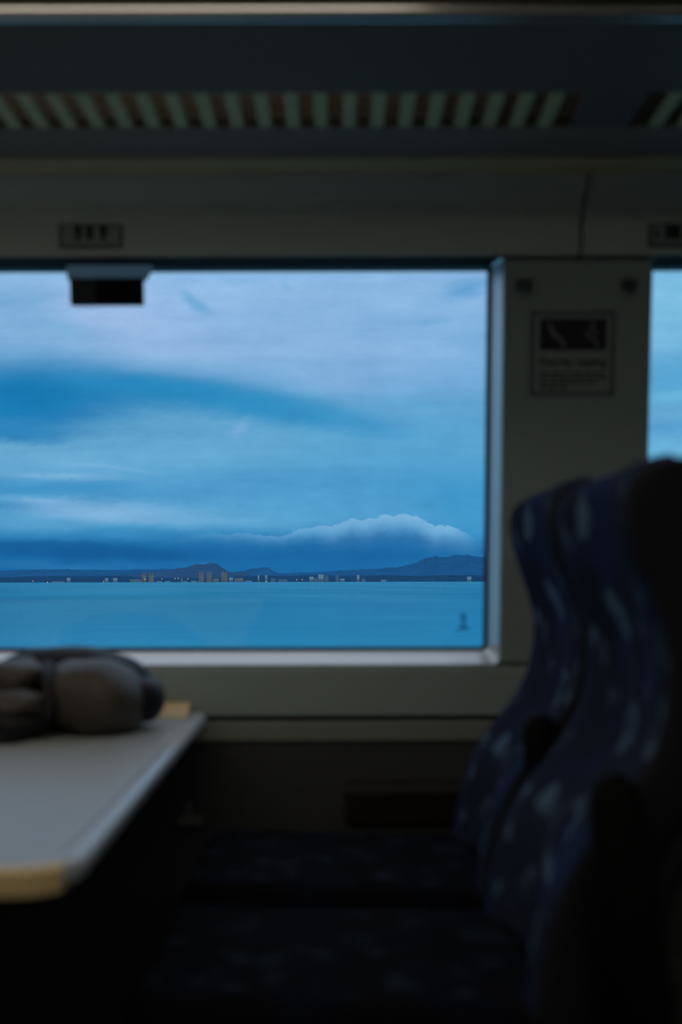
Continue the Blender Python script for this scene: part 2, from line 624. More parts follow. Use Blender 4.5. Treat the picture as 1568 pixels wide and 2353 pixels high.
def loft(bm, rings, close_ends=False, cyclic=False):
    rr = [[bm.verts.new(p) for p in r] for r in rings]
    n = len(rr[0])
    pairs = list(zip(rr, rr[1:])) + ([(rr[-1], rr[0])] if cyclic else [])
    for a, b in pairs:
        for k in range(n):
            bm.faces.new((a[k], a[(k + 1) % n], b[(k + 1) % n], b[k]))
    if close_ends:
        bm.faces.new(rr[0][::-1])
        bm.faces.new(rr[-1])
    return rr


# ================================================================ structure
X0, X1 = -2.4, 1.9
ZFLOOR, ZCEIL = -0.875, 0.95
ZSILL = wz(1527)                       # lower edge of the window surround on the panel face
ZHEAD = wz(588)
ZG0, ZG1 = wz(1487, -0.06), wz(618, -0.06)
XW1 = (-0.95, wx(1146, ZSILL))         # first window, panel-face opening
XW2 = (wx(1503, ZHEAD), 1.55)          # second window

# outer skin of the side wall, with the window openings left out
bm = bmesh.new()
for (a, b, c, d) in ((X0, X1, ZFLOOR, ZG0 - 0.014), (X0, X1, ZG1 + 0.012, 0.66),
                     (X0, XW1[0] - 0.005, ZG0 - 0.014, ZG1 + 0.012),
                     (XW1[1] - 0.005, XW2[0] - 0.002, ZG0 - 0.014, ZG1 + 0.012), (XW2[1] + 0.005, X1, ZG0 - 0.014, ZG1 + 0.012)):
    add_box(bm, a, b, -0.12, -0.05, c, d, tf=W)
tag(build('wall_outer', bm, M_BODY), kind='structure')

# panel under the windows with a rounded ledge edge, groove, and lower lining
z0, z1 = wz(1646), ZSILL
bm = bmesh.new()
yb = W(0, 0, z1)[1]
add_prism(bm, [(yb + 0.05, z1 + 0.0), (yb + 0.012, z1), (yb + 0.003, z1 - 0.004), (yb, z1 - 0.012), (yb - 0.002, z0 + 0.004), (yb + 0.003, z0), (yb + 0.05, z0)], X0, X1)
tag(build('wall_far', bm, M_CREAM), kind='structure')
bm = bmesh.new()
zl = -(1702 - HY) / F * 1.975
add_prism(bm, [(yb + 0.05, z0 - 0.009), (yb + 0.004, z0 - 0.009), (yb + 0.002, z0 - 0.013), (yb + 0.006, zl), (yb + 0.05, zl)], X0, X1)
tag(build('trim_1', bm, M_LOWER), kind='structure')
bm = bmesh.new()
add_prism(bm, [(yb + 0.055, zl - 0.001), (yb + 0.012, zl - 0.003), (yb + 0.022, ZFLOOR + 0.12), (yb - 0.06, ZFLOOR + 0.10), (yb - 0.06, ZFLOOR), (yb + 0.055, ZFLOOR)], X0, X1)
tag(build('baseboard_far', bm, M_LINING), kind='structure')

# pillar panels between and beyond the windows
def pillar(name, a, b):
    tag(build(name, box(a, b, -0.045, 0.004, ZSILL, wz(598), 0.006, 3, tf=W), M_CREAM), kind='structure')
pillar('trim_2', XW1[1], XW2[0])
pillar('trim_3', XW2[1], X1)
pillar('trim_4', X0, XW1[0])

# frieze above the windows: lower flat band, upper coved band, split at a vertical seam
zf0, zf1, zt = wz(590), wz(513), 0.7505
yf1 = W(0, 0.006, zf1)[1]
seam = wx(1336, zf0)
ring = [(W(0, 0.006, zf0)[1], zf0), (yf1, zf1), (yf1 - 0.004, zf1 + 0.004), (yf1 - 0.022, zf1 + 0.03),
        (yf1 - 0.050, zf1 + 0.055), (yf1 - 0.06, zt), (yf1 + 0.06, zt), (yf1 + 0.06, zf0 + 0.02), (W(0, -0.045, zf0)[1], zf0)]
for nm, a, b in (('trim_5', X0, seam - 0.003), ('trim_6', seam + 0.003, X1)):
    bm = bmesh.new()
    add_prism(bm, ring, a, b)
    tag(build(nm, bm, M_FRIEZE), kind='structure')
bm = bmesh.new()
add_prism(bm, [(y + 0.012, z) for y, z in ring], seam - 0.006, seam + 0.006)
tag(build('trim_7', bm, M_RUBBER), kind='structure')

# upper wall over the rack, ceiling, floor, and the other sides of the saloon
bm = bmesh.new()
add_prism(bm, [(1.93, 0.66), (1.93, 0.80), (1.86, 0.90), (1.80, ZCEIL), (2.0, ZCEIL + 0.03), (2.03, 0.66)], X0, X1)
tag(build('wall_upper', bm, M_CEIL), kind='structure')
tag(build('ceiling', box(X0, X1, -0.95, 1.9, ZCEIL, ZCEIL + 0.04), M_CEIL), kind='structure')
tag(build('floor', box(X0, X1, -0.95, 2.1, ZFLOOR - 0.04, ZFLOOR), M_CARPET), kind='structure')
tag(build('wall_near', box(X0, X1, -0.99, -0.95, ZFLOOR, ZCEIL), M_NEAR), kind='structure')
tag(build('wall_left', box(X0 - 0.04, X0, -0.99, 2.1, ZFLOOR, ZCEIL), M_LOWER), kind='structure')
tag(build('wall_right', box(X1, X1 + 0.04, -0.99, 2.1, ZFLOOR, ZCEIL), M_LOWER), kind='structure')


# windows
def window(name, xa, xb, slant_left):
    root = empty(name, V(*W((xa + xb) / 2, 0, ZSILL)))
    tag(root, kind='structure')
    GL = -0.06
    s = 0.022
    gl = (xa + (s if slant_left else 0.004), xb - s, ZG0, ZG1)
    bm = bmesh.new()
    def ring(x0, x1, z0, z1, r, off):
        return [W(x, off, z) for x, z in rounded_rect(x0, x1, z0, z1, r)]
    R = 0.012
    loft(bm, [ring(xa, xb, ZSILL, ZHEAD, R, 0.0), ring(xa + 0.001, xb - 0.001, ZSILL + 0.002, ZHEAD - 0.001, R, -0.004),
              ring(gl[0] - 0.001, gl[1] + 0.006, gl[2] - 0.006, gl[3] + 0.006, R, -0.05),
              ring(gl[0] - 0.008, gl[1] + 0.016, gl[2] - 0.014, gl[3] + 0.012, R, -0.065),
              ring(xa - 0.005, xb + 0.004, ZSILL - 0.003, ZHEAD + 0.003, R, -0.03)], cyclic=True)
    build('surround', bm, M_REVEAL, root, smooth_=False)
    bm = bmesh.new()
    loft(bm, [ring(gl[0] - 0.006, gl[1] + 0.0075, gl[2] - 0.0075, gl[3] + 0.010, R, -0.0485),
              ring(gl[0], gl[1], gl[2], gl[3], 0.006, -0.050),
              ring(gl[0], gl[1], gl[2], gl[3], 0.006, -0.068),
              ring(gl[0] - 0.006, gl[1] + 0.012, gl[2] - 0.012, gl[3] + 0.010, R, -0.068)], cyclic=True)
    build('gasket', bm, M_RUBBER, root)
    build('head_lining', box(xa + 0.004, xb - 0.004, -0.047, 0.001, ZHEAD - 0.004, ZHEAD + 0.003, 0.001, tf=W), M_HEAD, root)
    build('pane', box(gl[0] - 0.004, gl[1] + 0.004, -0.062, -0.056, gl[2] - 0.004, gl[3] + 0.004, tf=W), M_GLASS, root)
    return root


window('window_1', XW1[0], XW1[1], True)
window('window_2', XW2[0], XW2[1], False)

# ================================================================ sea and far shore
SEA = EYE - 8.0
bm = bmesh.new()
add_box(bm, -9000, 9000, 12, 6600, SEA - 3, SEA)
tag(build('sea', bm, M_SEA, plan=False), kind='structure')


def ridge(name, prof, dist, depth, m, seed):
    """A solid ridge of land whose skyline follows prof, with rough foreslopes and a back slope."""
    rnd = random.Random(seed)
    xs = []
    for (a, ya), (b, yb_) in zip(prof, prof[1:]):
        n = max(1, int((b - a) / 7))
        for k in range(n):
            t = k / n
            xs.append((a + (b - a) * t, ya + (yb_ - ya) * t + rnd.uniform(-0.35, 0.35)))
    xs.append(prof[-1])
    bm = bmesh.new()
    rows = []
    steps = [(0.0, 0.0), (0.12, 0.16), (0.3, 0.42), (0.5, 0.68), (0.72, 0.9), (1.0, 1.0), (1.5, 0.7), (2.2, 0.0)]
    for px, py in xs:
        top = FAR(px, py, dist)
        h = top.z - SEA
        row = []
        for i, (u, k) in enumerate(steps):
            y = dist + depth * (u - 1.0)
            kk = k if i in (0, 5, 7) else k * rnd.uniform(0.9, 1.08) * (1 + 0.06 * math.sin(px * 0.11 + i))
            row.append(bm.verts.new((top.x * (y / dist), y, SEA - 1 + min(h + 1, (h + 1) * kk))))
        rows.append(row)
    for a, b in zip(rows, rows[1:]):
        for i in range(len(steps) - 1):
            bm.faces.new((a[i], b[i], b[i + 1], a[i + 1]))
        bm.faces.new((a[0], a[-1], b[-1], b[0]))
    bm.faces.new(rows[0])
    bm.faces.new(rows[-1][::-1])
    return tag(build(name, bm, m, plan=False, smooth_=True), kind='structure')


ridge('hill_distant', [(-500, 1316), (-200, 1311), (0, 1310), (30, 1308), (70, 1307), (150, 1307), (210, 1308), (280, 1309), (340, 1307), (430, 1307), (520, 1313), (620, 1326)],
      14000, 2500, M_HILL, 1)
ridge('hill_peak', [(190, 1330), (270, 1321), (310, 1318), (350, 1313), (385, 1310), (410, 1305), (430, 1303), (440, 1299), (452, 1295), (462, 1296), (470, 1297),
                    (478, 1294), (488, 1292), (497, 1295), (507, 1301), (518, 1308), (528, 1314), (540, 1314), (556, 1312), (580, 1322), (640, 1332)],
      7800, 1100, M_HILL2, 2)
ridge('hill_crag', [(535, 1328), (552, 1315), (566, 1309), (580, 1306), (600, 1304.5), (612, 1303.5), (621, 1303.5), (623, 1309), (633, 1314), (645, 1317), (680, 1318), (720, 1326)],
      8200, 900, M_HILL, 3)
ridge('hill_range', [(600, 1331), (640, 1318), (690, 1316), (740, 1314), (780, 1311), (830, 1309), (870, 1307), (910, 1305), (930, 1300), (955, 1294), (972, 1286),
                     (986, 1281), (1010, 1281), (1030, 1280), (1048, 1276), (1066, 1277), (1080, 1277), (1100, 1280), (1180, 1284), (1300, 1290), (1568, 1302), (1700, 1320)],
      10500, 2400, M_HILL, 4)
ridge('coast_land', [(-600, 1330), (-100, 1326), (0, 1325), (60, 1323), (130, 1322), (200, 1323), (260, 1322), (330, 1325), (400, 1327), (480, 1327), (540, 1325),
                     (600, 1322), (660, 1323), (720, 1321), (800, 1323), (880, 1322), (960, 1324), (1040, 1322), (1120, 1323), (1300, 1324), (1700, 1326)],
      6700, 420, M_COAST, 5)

SHORE = 6280.0


def far_bm(px0, px1, py0, py1, dist=SHORE, depth=22.0, taper=0.0):
    a, b = FAR(px0, py1, dist), FAR(px1, py0, dist)
    bm = bmesh.new()
    vs = add_box(bm, a.x, b.x, dist, dist + depth, min(SEA - 0.5, a.z), b.z)
    if taper:
        zt_ = max(v.co.z for v in vs)
        cx, cy = (a.x + b.x) / 2, dist + depth / 2
        for v in vs:
            if v.co.z > zt_ - 0.01:
                v.co.x = cx + (v.co.x - cx) * (1 - taper)
                v.co.y = cy + (v.co.y - cy) * (1 - taper)
    return bm


def tower(px0, px1, py0, py1, label):
    """Residential tower block: tapered shaft, two corner turrets, roof house."""
    c = FAR((px0 + px1) / 2, py1, SHORE)
    root = empty('tower_block', (c.x, SHORE + 11, SEA))
    tag(root, label, 'tower block', 'lit tower blocks on the far shore')
    w = px1 - px0
    build('shaft', far_bm(px0, px1, py0 + 5, py1, taper=0.26), M_OCHRE, root, plan=False)
    for q in (0.24, 0.76):
        a_, b_ = px0 + (q - 0.12) * w, px0 + (q + 0.12) * w
        t_ = build('turret', far_bm(a_, b_, py0 + 2, py1 - 6, SHORE - 1, 9, taper=0.1), M_OCHRE, root, plan=False)
        build('pinnacle', far_bm(a_ + 0.3, b_ - 0.3, py0 - 0.6, py0 + 2, SHORE - 1, 8, taper=0.7), M_OCHRE, t_, plan=False)
    build('roof_house', far_bm(px0 + 0.42 * w, px1 - 0.42 * w, py0 + 3.2, py0 + 5.2, SHORE + 4, 8), M_SLATE, root, plan=False)


tower(325, 336.5, 1314, 1337, 'ochre twin-topped tower block on the far shore, leftmost of five')
tower(341, 353, 1314, 1337, 'ochre twin-topped tower block on the far shore, second of five from the left')
tower(456, 469, 1312, 1337, 'ochre twin-topped tower block below the peak, middle of the five')
tower(474.5, 487, 1312, 1337, 'ochre twin-topped tower block below the peak, fourth of five from the left')
tower(508, 523, 1311.5, 1337, 'ochre twin-topped tower block under the right slope of the peak, rightmost of five')


def block(px0, px1, py0, py1, m, label, name='building', cat='building', roof=0.0):
    c = FAR((px0 + px1) / 2, py1, SHORE)
    dist = SHORE - 25
    root = empty(name, (c.x, dist + 11, SEA))
    tag(root, label, cat, 'buildings along the far shore')
    build('wall', far_bm(px0, px1, py0, py1, dist), m, root, plan=False)
    build('roof', far_bm(px0 - 0.3, px1 + 0.3, py0 - 0.7 - roof, py0, dist - 1, 24, taper=0.2), M_SLATE, root, plan=False)


block(298, 324, 1330.5, 1337, M_OCHRE, 'long low ochre block beside the leftmost tower block')
block(489.5, 502.5, 1329, 1337, M_OCHRE, 'short low ochre block between the fourth and fifth tower blocks')
block(527, 535, 1326.5, 1337, M_PALE, 'tall narrow pale block just right of the fifth tower block')
block(539, 559.5, 1328.5, 1337, M_OCHRE, 'wide low ochre block right of the tall narrow pale block')
block(416, 418.5, 1328, 1337, M_OCHRE, 'thin ochre chimney-like block midway between the two tower groups')
block(359, 371, 1335, 1337, M_PALE, 'low pale shed just right of the second tower block')
block(379, 391, 1335, 1337, M_PALE, 'low pale shed below the left shoulder of the peak')
block(419.5, 430, 1335, 1337, M_PALE, 'low pale shed at the foot of the thin ochre block')
block(439, 452, 1334.6, 1337, M_PALE, 'low pale shed just left of the middle tower block')
block(563, 579, 1334.8, 1337, M_PALE, 'low pale shed left of the crag, by the water')
block(592.5, 596, 1322, 1335, M_PALE, 'small pale water tower below the crag')
block(609.5, 614, 1321.5, 1336, M_PALE, 'tall thin pale block under the cliff of the crag')
block(623, 632, 1329, 1336, M_SLATE, 'grey block just right of the tall thin pale block under the crag')
block(640, 660, 1331, 1336, M_SLATE, 'wide low grey block right of the crag')
block(711, 720.5, 1325, 1335.5, M_PALE, 'square pale block left of the tallest pale block in the middle of the shore')
block(722, 730.5, 1328, 1335.5, M_SLATE, 'grey block between the two big pale blocks')
block(732, 744, 1320.5, 1335.5, M_PALE, 'tallest wide pale block in the middle of the shore')
block(745.5, 755, 1323, 1335.5, M_SLATE, 'dark grey block attached to the right of the tallest wide pale block')
block(771.5, 779.5, 1322, 1335.5, M_SLATE, 'tall grey block standing alone right of the pale blocks')
block(782, 792, 1330, 1335.5, M_PALE, 'low pale block beside the tall grey block standing alone')
block(820.5, 826.5, 1321.5, 1335.3, M_PALE, 'slim pale tower rising under the long range of hills')
block(831, 840, 1330, 1335.3, M_SLATE, 'low grey block right of the slim pale tower')
block(876, 888, 1333, 1335, M_PALE, 'small low pale house on the shore under the middle of the range')
block(1075, 1084, 1326, 1329, M_PALE, 'pale farmhouse on the shore close to the right window edge')
block(119, 139, 1335.2, 1337.5, M_PALE, 'long low pale shed on the left shore')
block(141.5, 147, 1335.6, 1337.5, M_PALE, 'small pale shed at the right end of the long left shed')
block(153.5, 160, 1326.5, 1329, M_PALE, 'pale house uphill behind the left sheds')
block(241, 247.5, 1328, 1331, M_PALE, 'pale house uphill right of the left sheds, nearer of two')
block(260, 268, 1327.6, 1330.6, M_PALE, 'pale house uphill left of the tower blocks, further right of two')


def shore_lamp(px, py, label):
    dist = SHORE - 60
    t = FAR(px, py, dist)
    root = empty('shore_lamp', (t.x, dist, SEA))
    tag(root, label, 'lamp', 'lit lamps along the far shore')
    bm = bmesh.new()
    add_tube(bm, [(t.x, dist, SEA - 0.5), (t.x, dist, t.z)], 0.25, 6)
    build('post', bm, M_POST, root, plan=False)
    bm = bmesh.new()
    bmesh.ops.create_icosphere(bm, subdivisions=2, radius=2.3, matrix=Matrix.Translation((t.x, dist, t.z)))
    build('lamp_head', bm, M_LAMPHEAD, root, plan=False)


for a in ((76, 1333.5, 'orange lamp on the left shore, leftmost of all'),
          (109, 1336.5, 'orange lamp at the water just left of the long pale shed'),
          (238, 1335, 'small orange lamp at the water left of the ochre block'),
          (333, 1330, 'orange lamp in front of the leftmost tower block'),
          (372, 1329.5, 'orange lamp right of the second tower block'),
          (402.5, 1328.8, 'bright lamp right of centre between the tower groups, left of a pair'),
          (409.5, 1328.2, 'bright lamp between the tower groups, right of a pair'),
          (432, 1329.5, 'orange lamp left of the middle tower block'),
          (612, 1335.8, 'orange lamp at the foot of the tall thin pale block'),
          (682, 1332, 'pale orange lamp left of the square pale block, left of a pair'),
          (695, 1331.6, 'pale orange lamp left of the square pale block, right of a pair')):
    shore_lamp(*a)

# ================================================================ luggage rack
RZ = 0.75
rack = empty('luggage_rack', V(-0.3, 1.6, RZ))
tag(rack, 'long dark overhead luggage rack with slatted floor and bright metal front rail', 'luggage rack')
RX0, RX1 = -2.2, 1.8
ZR = RZ + 0.004
def rd(py): return ZR / ((HY - py) / F)       # depth at which a row meets the rack underside
y_front, y_s0, y_s1, y_b, y_e = rd(40), rd(216), rd(293), rd(362), rd(392)
bm = bmesh.new()
zc = RZ + 0.012
npts = 24
pts = []
for i in range(npts + 1):
    x = RX0 + (RX1 - RX0) * i / npts
    pts.append((x, zc / ((HY - 30) / F), zc))
add_tube(bm, pts, 0.0098, 14)
build('front_rail', bm, M_RAIL, rack, smooth_=True)
build('front_panel', box(RX0, RX1, y_front + 0.006, y_s0, ZR, ZR + 0.012, 0.003), M_RACKD, rack)
build('rear_panel', box(RX0, RX1, y_s1, y_b, ZR, ZR + 0.012, 0.003), M_RACKR, rack)
build('rear_channel', box(RX0, RX1, y_b, 1.862, ZR - 0.003, ZR + 0.018, 0.004), M_RACKC, rack)
pitch = 66.5 / F * 1.595
x = wxm = (770 - HX) / F * 1.595
n = 0
xb0, xb1 = (1352 - HX) / F * 1.595, (1455 - HX) / F * 1.595
k = -22
while k < 28:
    xc = (806 - HX) / F * 1.595 + k * pitch
    k += 1
    if xc < RX0 + 0.05 or xc > 1.2 or xb0 - 0.02 < xc < xb1 + 0.02:
        continue
    build('slat', box(xc - pitch * 0.24, xc + pitch * 0.24, y_s0 - 0.004, y_s1 + 0.004, ZR + 0.001, ZR + 0.010, 0.002), M_RACKC, rack)
build('gap_backing', box(RX0, RX1, 1.838, 1.848, ZR + 0.014, 0.872, 0.003), mat('gap_backing_grey', (112, 116, 106), 0.8, spec=0.05), rack)  # dark strip added so the gaps between the slats look dim
build('bracket', box(xb0 - 0.012, xb1 + 0.012, y_s0 - 0.002, y_s1 + 0.002, ZR + 0.0005, ZR + 0.05, 0.003), M_RACKD, rack)
for i in range(5):
    y = y_s0 + (y_s1 - y_s0) * (i + 0.5) / 5
    bm = bmesh.new()
    add_tube(bm, [(RX0 + 0.02, y, ZR + 0.014), (RX1 - 0.02, y, ZR + 0.014)], 0.0035, 8)
    build('rod', bm, M_RACKD, rack, smooth_=True)

# ================================================================ ceiling lamp over the aisle edge of the rack, and an added fill strip
def strip_light(LX0, LX1, LY0, LY1, diff, label):
    lamp = empty('ceiling_light', V((LX0 + LX1) / 2, (LY0 + LY1) / 2, ZCEIL))
    tag(lamp, label, 'ceiling light', 'ceiling strip lights')
    bm = bmesh.new()
    for q in ((LX0 - 0.02, LX0, LY0 - 0.01, LY1 + 0.01), (LX1, LX1 + 0.02, LY0 - 0.01, LY1 + 0.01), (LX0, LX1, LY0 - 0.01, LY0), (LX0, LX1, LY1, LY1 + 0.01)):
        add_box(bm, q[0], q[1], q[2], q[3], ZCEIL - 0.03, ZCEIL)
    build('housing', bm, M_RAIL, lamp)
    build('diffuser', box(LX0, LX1, LY0, LY1, ZCEIL - 0.022, ZCEIL - 0.012), diff, lamp)


strip_light(-2.2, 0.12, 1.09, 1.21, M_DIFF, 'dim warm strip light on the ceiling above the luggage rack edge')
strip_light(-2.2, 1.7, -0.30, -0.10, M_FILL, 'unseen fill strip added on the ceiling over the aisle')  # not a seen lamp; added to lift the interior light

# ================================================================ table
ZT = -0.26
table = empty('table', V(-0.75, 1.4, ZFLOOR))
tag(table, 'grey laminate fold-out table with tan end edging fixed under the window', 'table')
YN, YF, XR, XL = 0.885, 1.945, -0.239, -1.20
def table_outline(inset, rn=0.055, rf=0.02):
    pts = []
    for cx, cy, a0, r in ((XR - rf, YF - rf, 0, rf), (XL + rf, YF - rf, 90, rf), (XL + rn, YN + rn, 180, rn), (XR - rn, YN + rn, 270, rn)):
        for k in range(9):
            a = math.radians(a0 + 90 * k / 8)
            px_, py_ = cx + (r - inset) * math.cos(a), cy + (r - inset) * math.sin(a)
            pts.append((px_ - (0.021 * (py_ - YN) if px_ > -0.6 else 0.0), py_))      # the long edge closes in slightly to the wall
    return pts
bm = bmesh.new()
loft(bm, [[(x, y, ZT - 0.018) for x, y in table_outline(0.026)], [(x, y, ZT - 0.001) for x, y in table_outline(0.026)]], close_ends=True)
build('tabletop', bm, M_TABLE, table)
bm = bmesh.new()
lip = [(0.027, -0.019), (0.004, -0.019), (0.0, -0.014), (0.0, -0.003), (0.003, 0.0015), (0.008, 0.0035), (0.014, 0.0038), (0.020, 0.0022), (0.025, 0.0), (0.028, -0.0015)]
loft(bm, [[(x, y, ZT + h) for x, y in table_outline(i)] for i, h in lip], cyclic=True)
build('rim', bm, M_RIM, table, smooth_=True)
po = [p for p in table_outline(-0.004) if p[1] < YN + 0.014 and p[0] > -0.6]
pi_ = [(x, y + 0.010) for x, y in po]
po.insert(0, (XL + 0.1, YN - 0.004)); pi_.insert(0, (XL + 0.1, YN + 0.006))
bm = bmesh.new()
loft(bm, [[(xo, yo, ZT - 0.0195), (xo, yo, ZT + 0.0015), (xi, yi, ZT + 0.0045), (xi, yi, ZT - 0.0195)] for (xo, yo), (xi, yi) in zip(po, pi_)], close_ends=True)
build('end_edging', bm, M_TAN, table)
bm = bmesh.new()
zf = -(1613 - HY) / F * 1.955
add_prism(bm, [(1.900, ZT - 0.012), (1.902, ZT + 0.001), (1.950, zf), (1.964, zf), (1.964, ZT - 0.012)], (342 - HX) / F * 1.93, (434 - HX) / F * 1.93)
build('wall_fixing', bm, M_TAN, table)
bm = bmesh.new()
loft(bm, [[(-0.78 + 0.05 * math.cos(a), 1.45 + 0.035 * math.sin(a), z) for a in (2 * math.pi * k / 16 for k in range(16))] for z in (ZFLOOR, ZT - 0.018)], close_ends=True)
build('leg', bm, M_SEATSHELL, table, smooth_=True)

# ================================================================ leather bag on the table
bag = empty('leather_bag', V(-0.5, 1.72, ZT))
tag(bag, 'crumpled dark brown leather bag lying on the grey table by the window', 'bag')
def blob(cx, cy, cz, rx, ry, rz, fold=0.0, seed=0, flat=-0.259, sq=0.85, tilt=0.0):
    bm = bmesh.new()
    rnd = random.Random(seed)
    ph = [rnd.uniform(0, 6.28) for _ in range(4)]
    nu, nv = 40, 20
    rings = []
    for j in range(1, nv):
        b = -math.pi / 2 + math.pi * j / nv
        ring = []
        for i in range(nu):
            a = 2 * math.pi * i / nu
            sx = lambda v: math.copysign(abs(v) ** sq, v)
            # long axis is x: sweep from the left pole to the right pole
            X = sx(math.sin(b)); R = abs(math.cos(b)) ** sq
            Y, Z = sx(math.cos(a)) * R, sx(math.sin(a)) * R
            k = 1 + fold * (0.5 * math.sin(5 * X + 3 * a + ph[0]) + 0.35 * math.sin(9 * X - 2 * a + ph[1]) + 0.25 * math.sin(4 * a + ph[2]))
            x, y, z = cx + rx * X * (1 + 0.3 * (k - 1)), cy + ry * Y * k, cz + rz * Z * k + tilt * X
            ring.append((x, y, max(z, flat)))
        rings.append(ring)
    loft(bm, rings, close_ends=True)
    return bm
build('body', blob(-0.428, 1.735, -0.202, 0.088, 0.098, 0.066, 0.05, 3, tilt=-0.010), M_BAG, bag, smooth_=True)
build('rear_lining', blob(-0.485, 1.80, -0.194, 0.150, 0.075, 0.076, 0.04, 11, tilt=-0.006), M_BAGD, bag, smooth_=True)
build('end_pocket', blob(-0.356, 1.77, -0.210, 0.040, 0.06, 0.042, 0.05, 5, flat=-0.254), M_BAGD, bag, smooth_=True)
build('gathered_fold', blob(-0.575, 1.74, -0.170, 0.075, 0.075, 0.034, 0.14, 7, tilt=0.006), M_BAG, bag, smooth_=True)
build('side_fold', blob(-0.545, 1.655, -0.206, 0.060, 0.045, 0.024, 0.14, 9, tilt=0.004), M_BAG, bag, smooth_=True)
build('lower_fold', blob(-0.57, 1.66, -0.236, 0.085, 0.065, 0.030, 0.10, 13), M_BAGD, bag, smooth_=True)
bm = bmesh.new()
add_tube(bm, [(-0.70, 1.60, -0.250), (-0.62, 1.585, -0.250), (-0.560, 1.585, -0.251), (-0.526, 1.60, -0.252), (-0.516, 1.63, -0.252)], 0.0085, 10)
build('strap', bm, M_BAGD, bag, smooth_=True)
bm = bmesh.new()
add_tube(bm, [(-0.500, 1.70, -0.142), (-0.492, 1.660, -0.168), (-0.480, 1.640, -0.196), (-0.488, 1.640, -0.225), (-0.500, 1.65, -0.248)], 0.010, 8)
build('dark_crease', bm, M_BAGD, bag, smooth_=True)  # shade of the bag's crease, put in as a dark tube

# ================================================================ seats
PROF = [(-0.52, 0.186), (-0.458, 0.189), (-0.3815, 0.2008), (-0.328, 0.212), (-0.2815, 0.235), (-0.235, 0.272), (-0.19, 0.307),
        (-0.151, 0.325), (-0.089, 0.335), (-0.051, 0.331), (-0.0046, 0.316), (0.0415, 0.298), (0.09, 0.288), (0.118, 0.290),
        (0.136, 0.297), (0.150, 0.314), (0.160, 0.338), (0.166, 0.372)]
#         z: how far the middle of the seat lies behind the wings
def recess(z):
    if z > 0.02: return 0.055
    if z > -0.16: return 0.04
    return 0.06


SEATW = 0.172
def make_seat(cy, label):
    root = empty('train_seat', V(0.1, cy, ZFLOOR))
    tag(root, label, 'seat', 'pair of high-backed seats')
    # backrest: wings at both sides, hollow middle, headrest bulge
    ss = [-1.0, -0.97, -0.88, -0.74, -0.56, -0.3, 0.0, 0.3, 0.56, 0.74, 0.88, 0.97, 1.0]
    rings = []
    for z, xf in PROF:
        r = recess(z)
        top = max(0.0, (z - 0.10) / 0.066)
        drop = 0.022 * top
        hw = SEATW * (1 - 0.05 * top) * (0.965 if z > -0.03 else 1.0)
        front = []
        for s in ss:
            a = abs(s)
            wing = min(1.0, max(0.0, (a - 0.35) / 0.45)); wing = wing * wing * (3 - 2 * wing)
            edge = max(0.0, (a - 0.86) / 0.14) ** 2
            rr = r * (1 - 0.55 * top)
            front.append((xf + rr * (1 - wing) + 0.018 * edge, cy + hw * s, z - drop * a * a))
        back = []
        xb = min(xf + 0.135, 0.455) if z < 0.14 else xf + 0.135 * (1 - 0.65 * (z - 0.14) / 0.026)
        for s in (1.0, 0.5, 0.0, -0.5, -1.0):
            back.append((xb - 0.02 * s * s, cy + hw * s * 0.97, z - drop * s * s))
        rings.append(front + back)
    bm = bmesh.new()
    loft(bm, rings, close_ends=True)
    bk = build('backrest', bm, [M_FABRIC, M_SEATSHELL], root, smooth_=True, subsurf=1)
    nr = len(rings[0])
    for p in bk.data.polygons:                      # black side facings
        ks = sorted(v % nr for v in p.vertices)
        if len(p.vertices) == 4 and min(ks) >= 11:
            p.material_index = 1
        elif len(p.vertices) == 4 and (set(ks) <= {0, 1} or set(ks) == {0, nr - 1}):
            p.material_index = 1
    # plastic shell at the back of the seat
    bm = bmesh.new()
    rings = []
    for z, xf in PROF[:-3]:
        xb = min(xf + 0.135, 0.455)
        rings.append([(xb - 0.028, cy - SEATW * 0.985, z), (xb + 0.004, cy - SEATW * 0.9, z), (xb + 0.012, cy, z), (xb + 0.004, cy + SEATW * 0.9, z), (xb - 0.028, cy + SEATW * 0.985, z), (xb - 0.012, cy, z)])
    loft(bm, rings, close_ends=True)
    build('back_shell', bm, M_SEATSHELL, root, smooth_=True)
    # cushion
    bm = bmesh.new()
    add_box(bm, -0.232, 0.235, cy - SEATW * 0.98, cy + SEATW * 0.98, -0.53, -0.44, 0.03, 4)
    for v in bm.verts:
        v.co.z -= 0.014 * (1 - min(1, abs(v.co.y - cy) / SEATW)) * (1 if v.co.z > -0.48 else 0) - 0.012 * max(0, -v.co.x / 0.23) * (1 if v.co.z > -0.5 else 0)
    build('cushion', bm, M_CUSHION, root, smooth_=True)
    build('seat_frame', box(-0.20, 0.30, cy - SEATW * 0.9, cy + SEATW * 0.9, -0.575, -0.531, 0.01), M_SEATSHELL, root)
    build('pedestal', box(-0.05, 0.22, cy - 0.06, cy + 0.06, ZFLOOR, -0.575, 0.01), M_SEATSHELL, root)
    # armrest folded up beside the backrest
    ya = cy - SEATW - 0.012
    bm = bmesh.new()
    outline = [(0.262, -0.50), (0.258, -0.30), (0.254, -0.215), (0.259, -0.195), (0.272, -0.186), (0.288, -0.188), (0.300, -0.20), (0.308, -0.23), (0.335, -0.42), (0.335, -0.50)]
    loft(bm, [[(x, ya + dy, z) for x, z in outline] for dy in (-0.02, 0.012)], close_ends=True)
    bmesh.ops.bevel(bm, geom=list(bm.edges), offset=0.004, segments=2, affect='EDGES', clamp_overlap=True)
    arm = build('armrest', bm, M_ARM, root, smooth_=True)
    return root


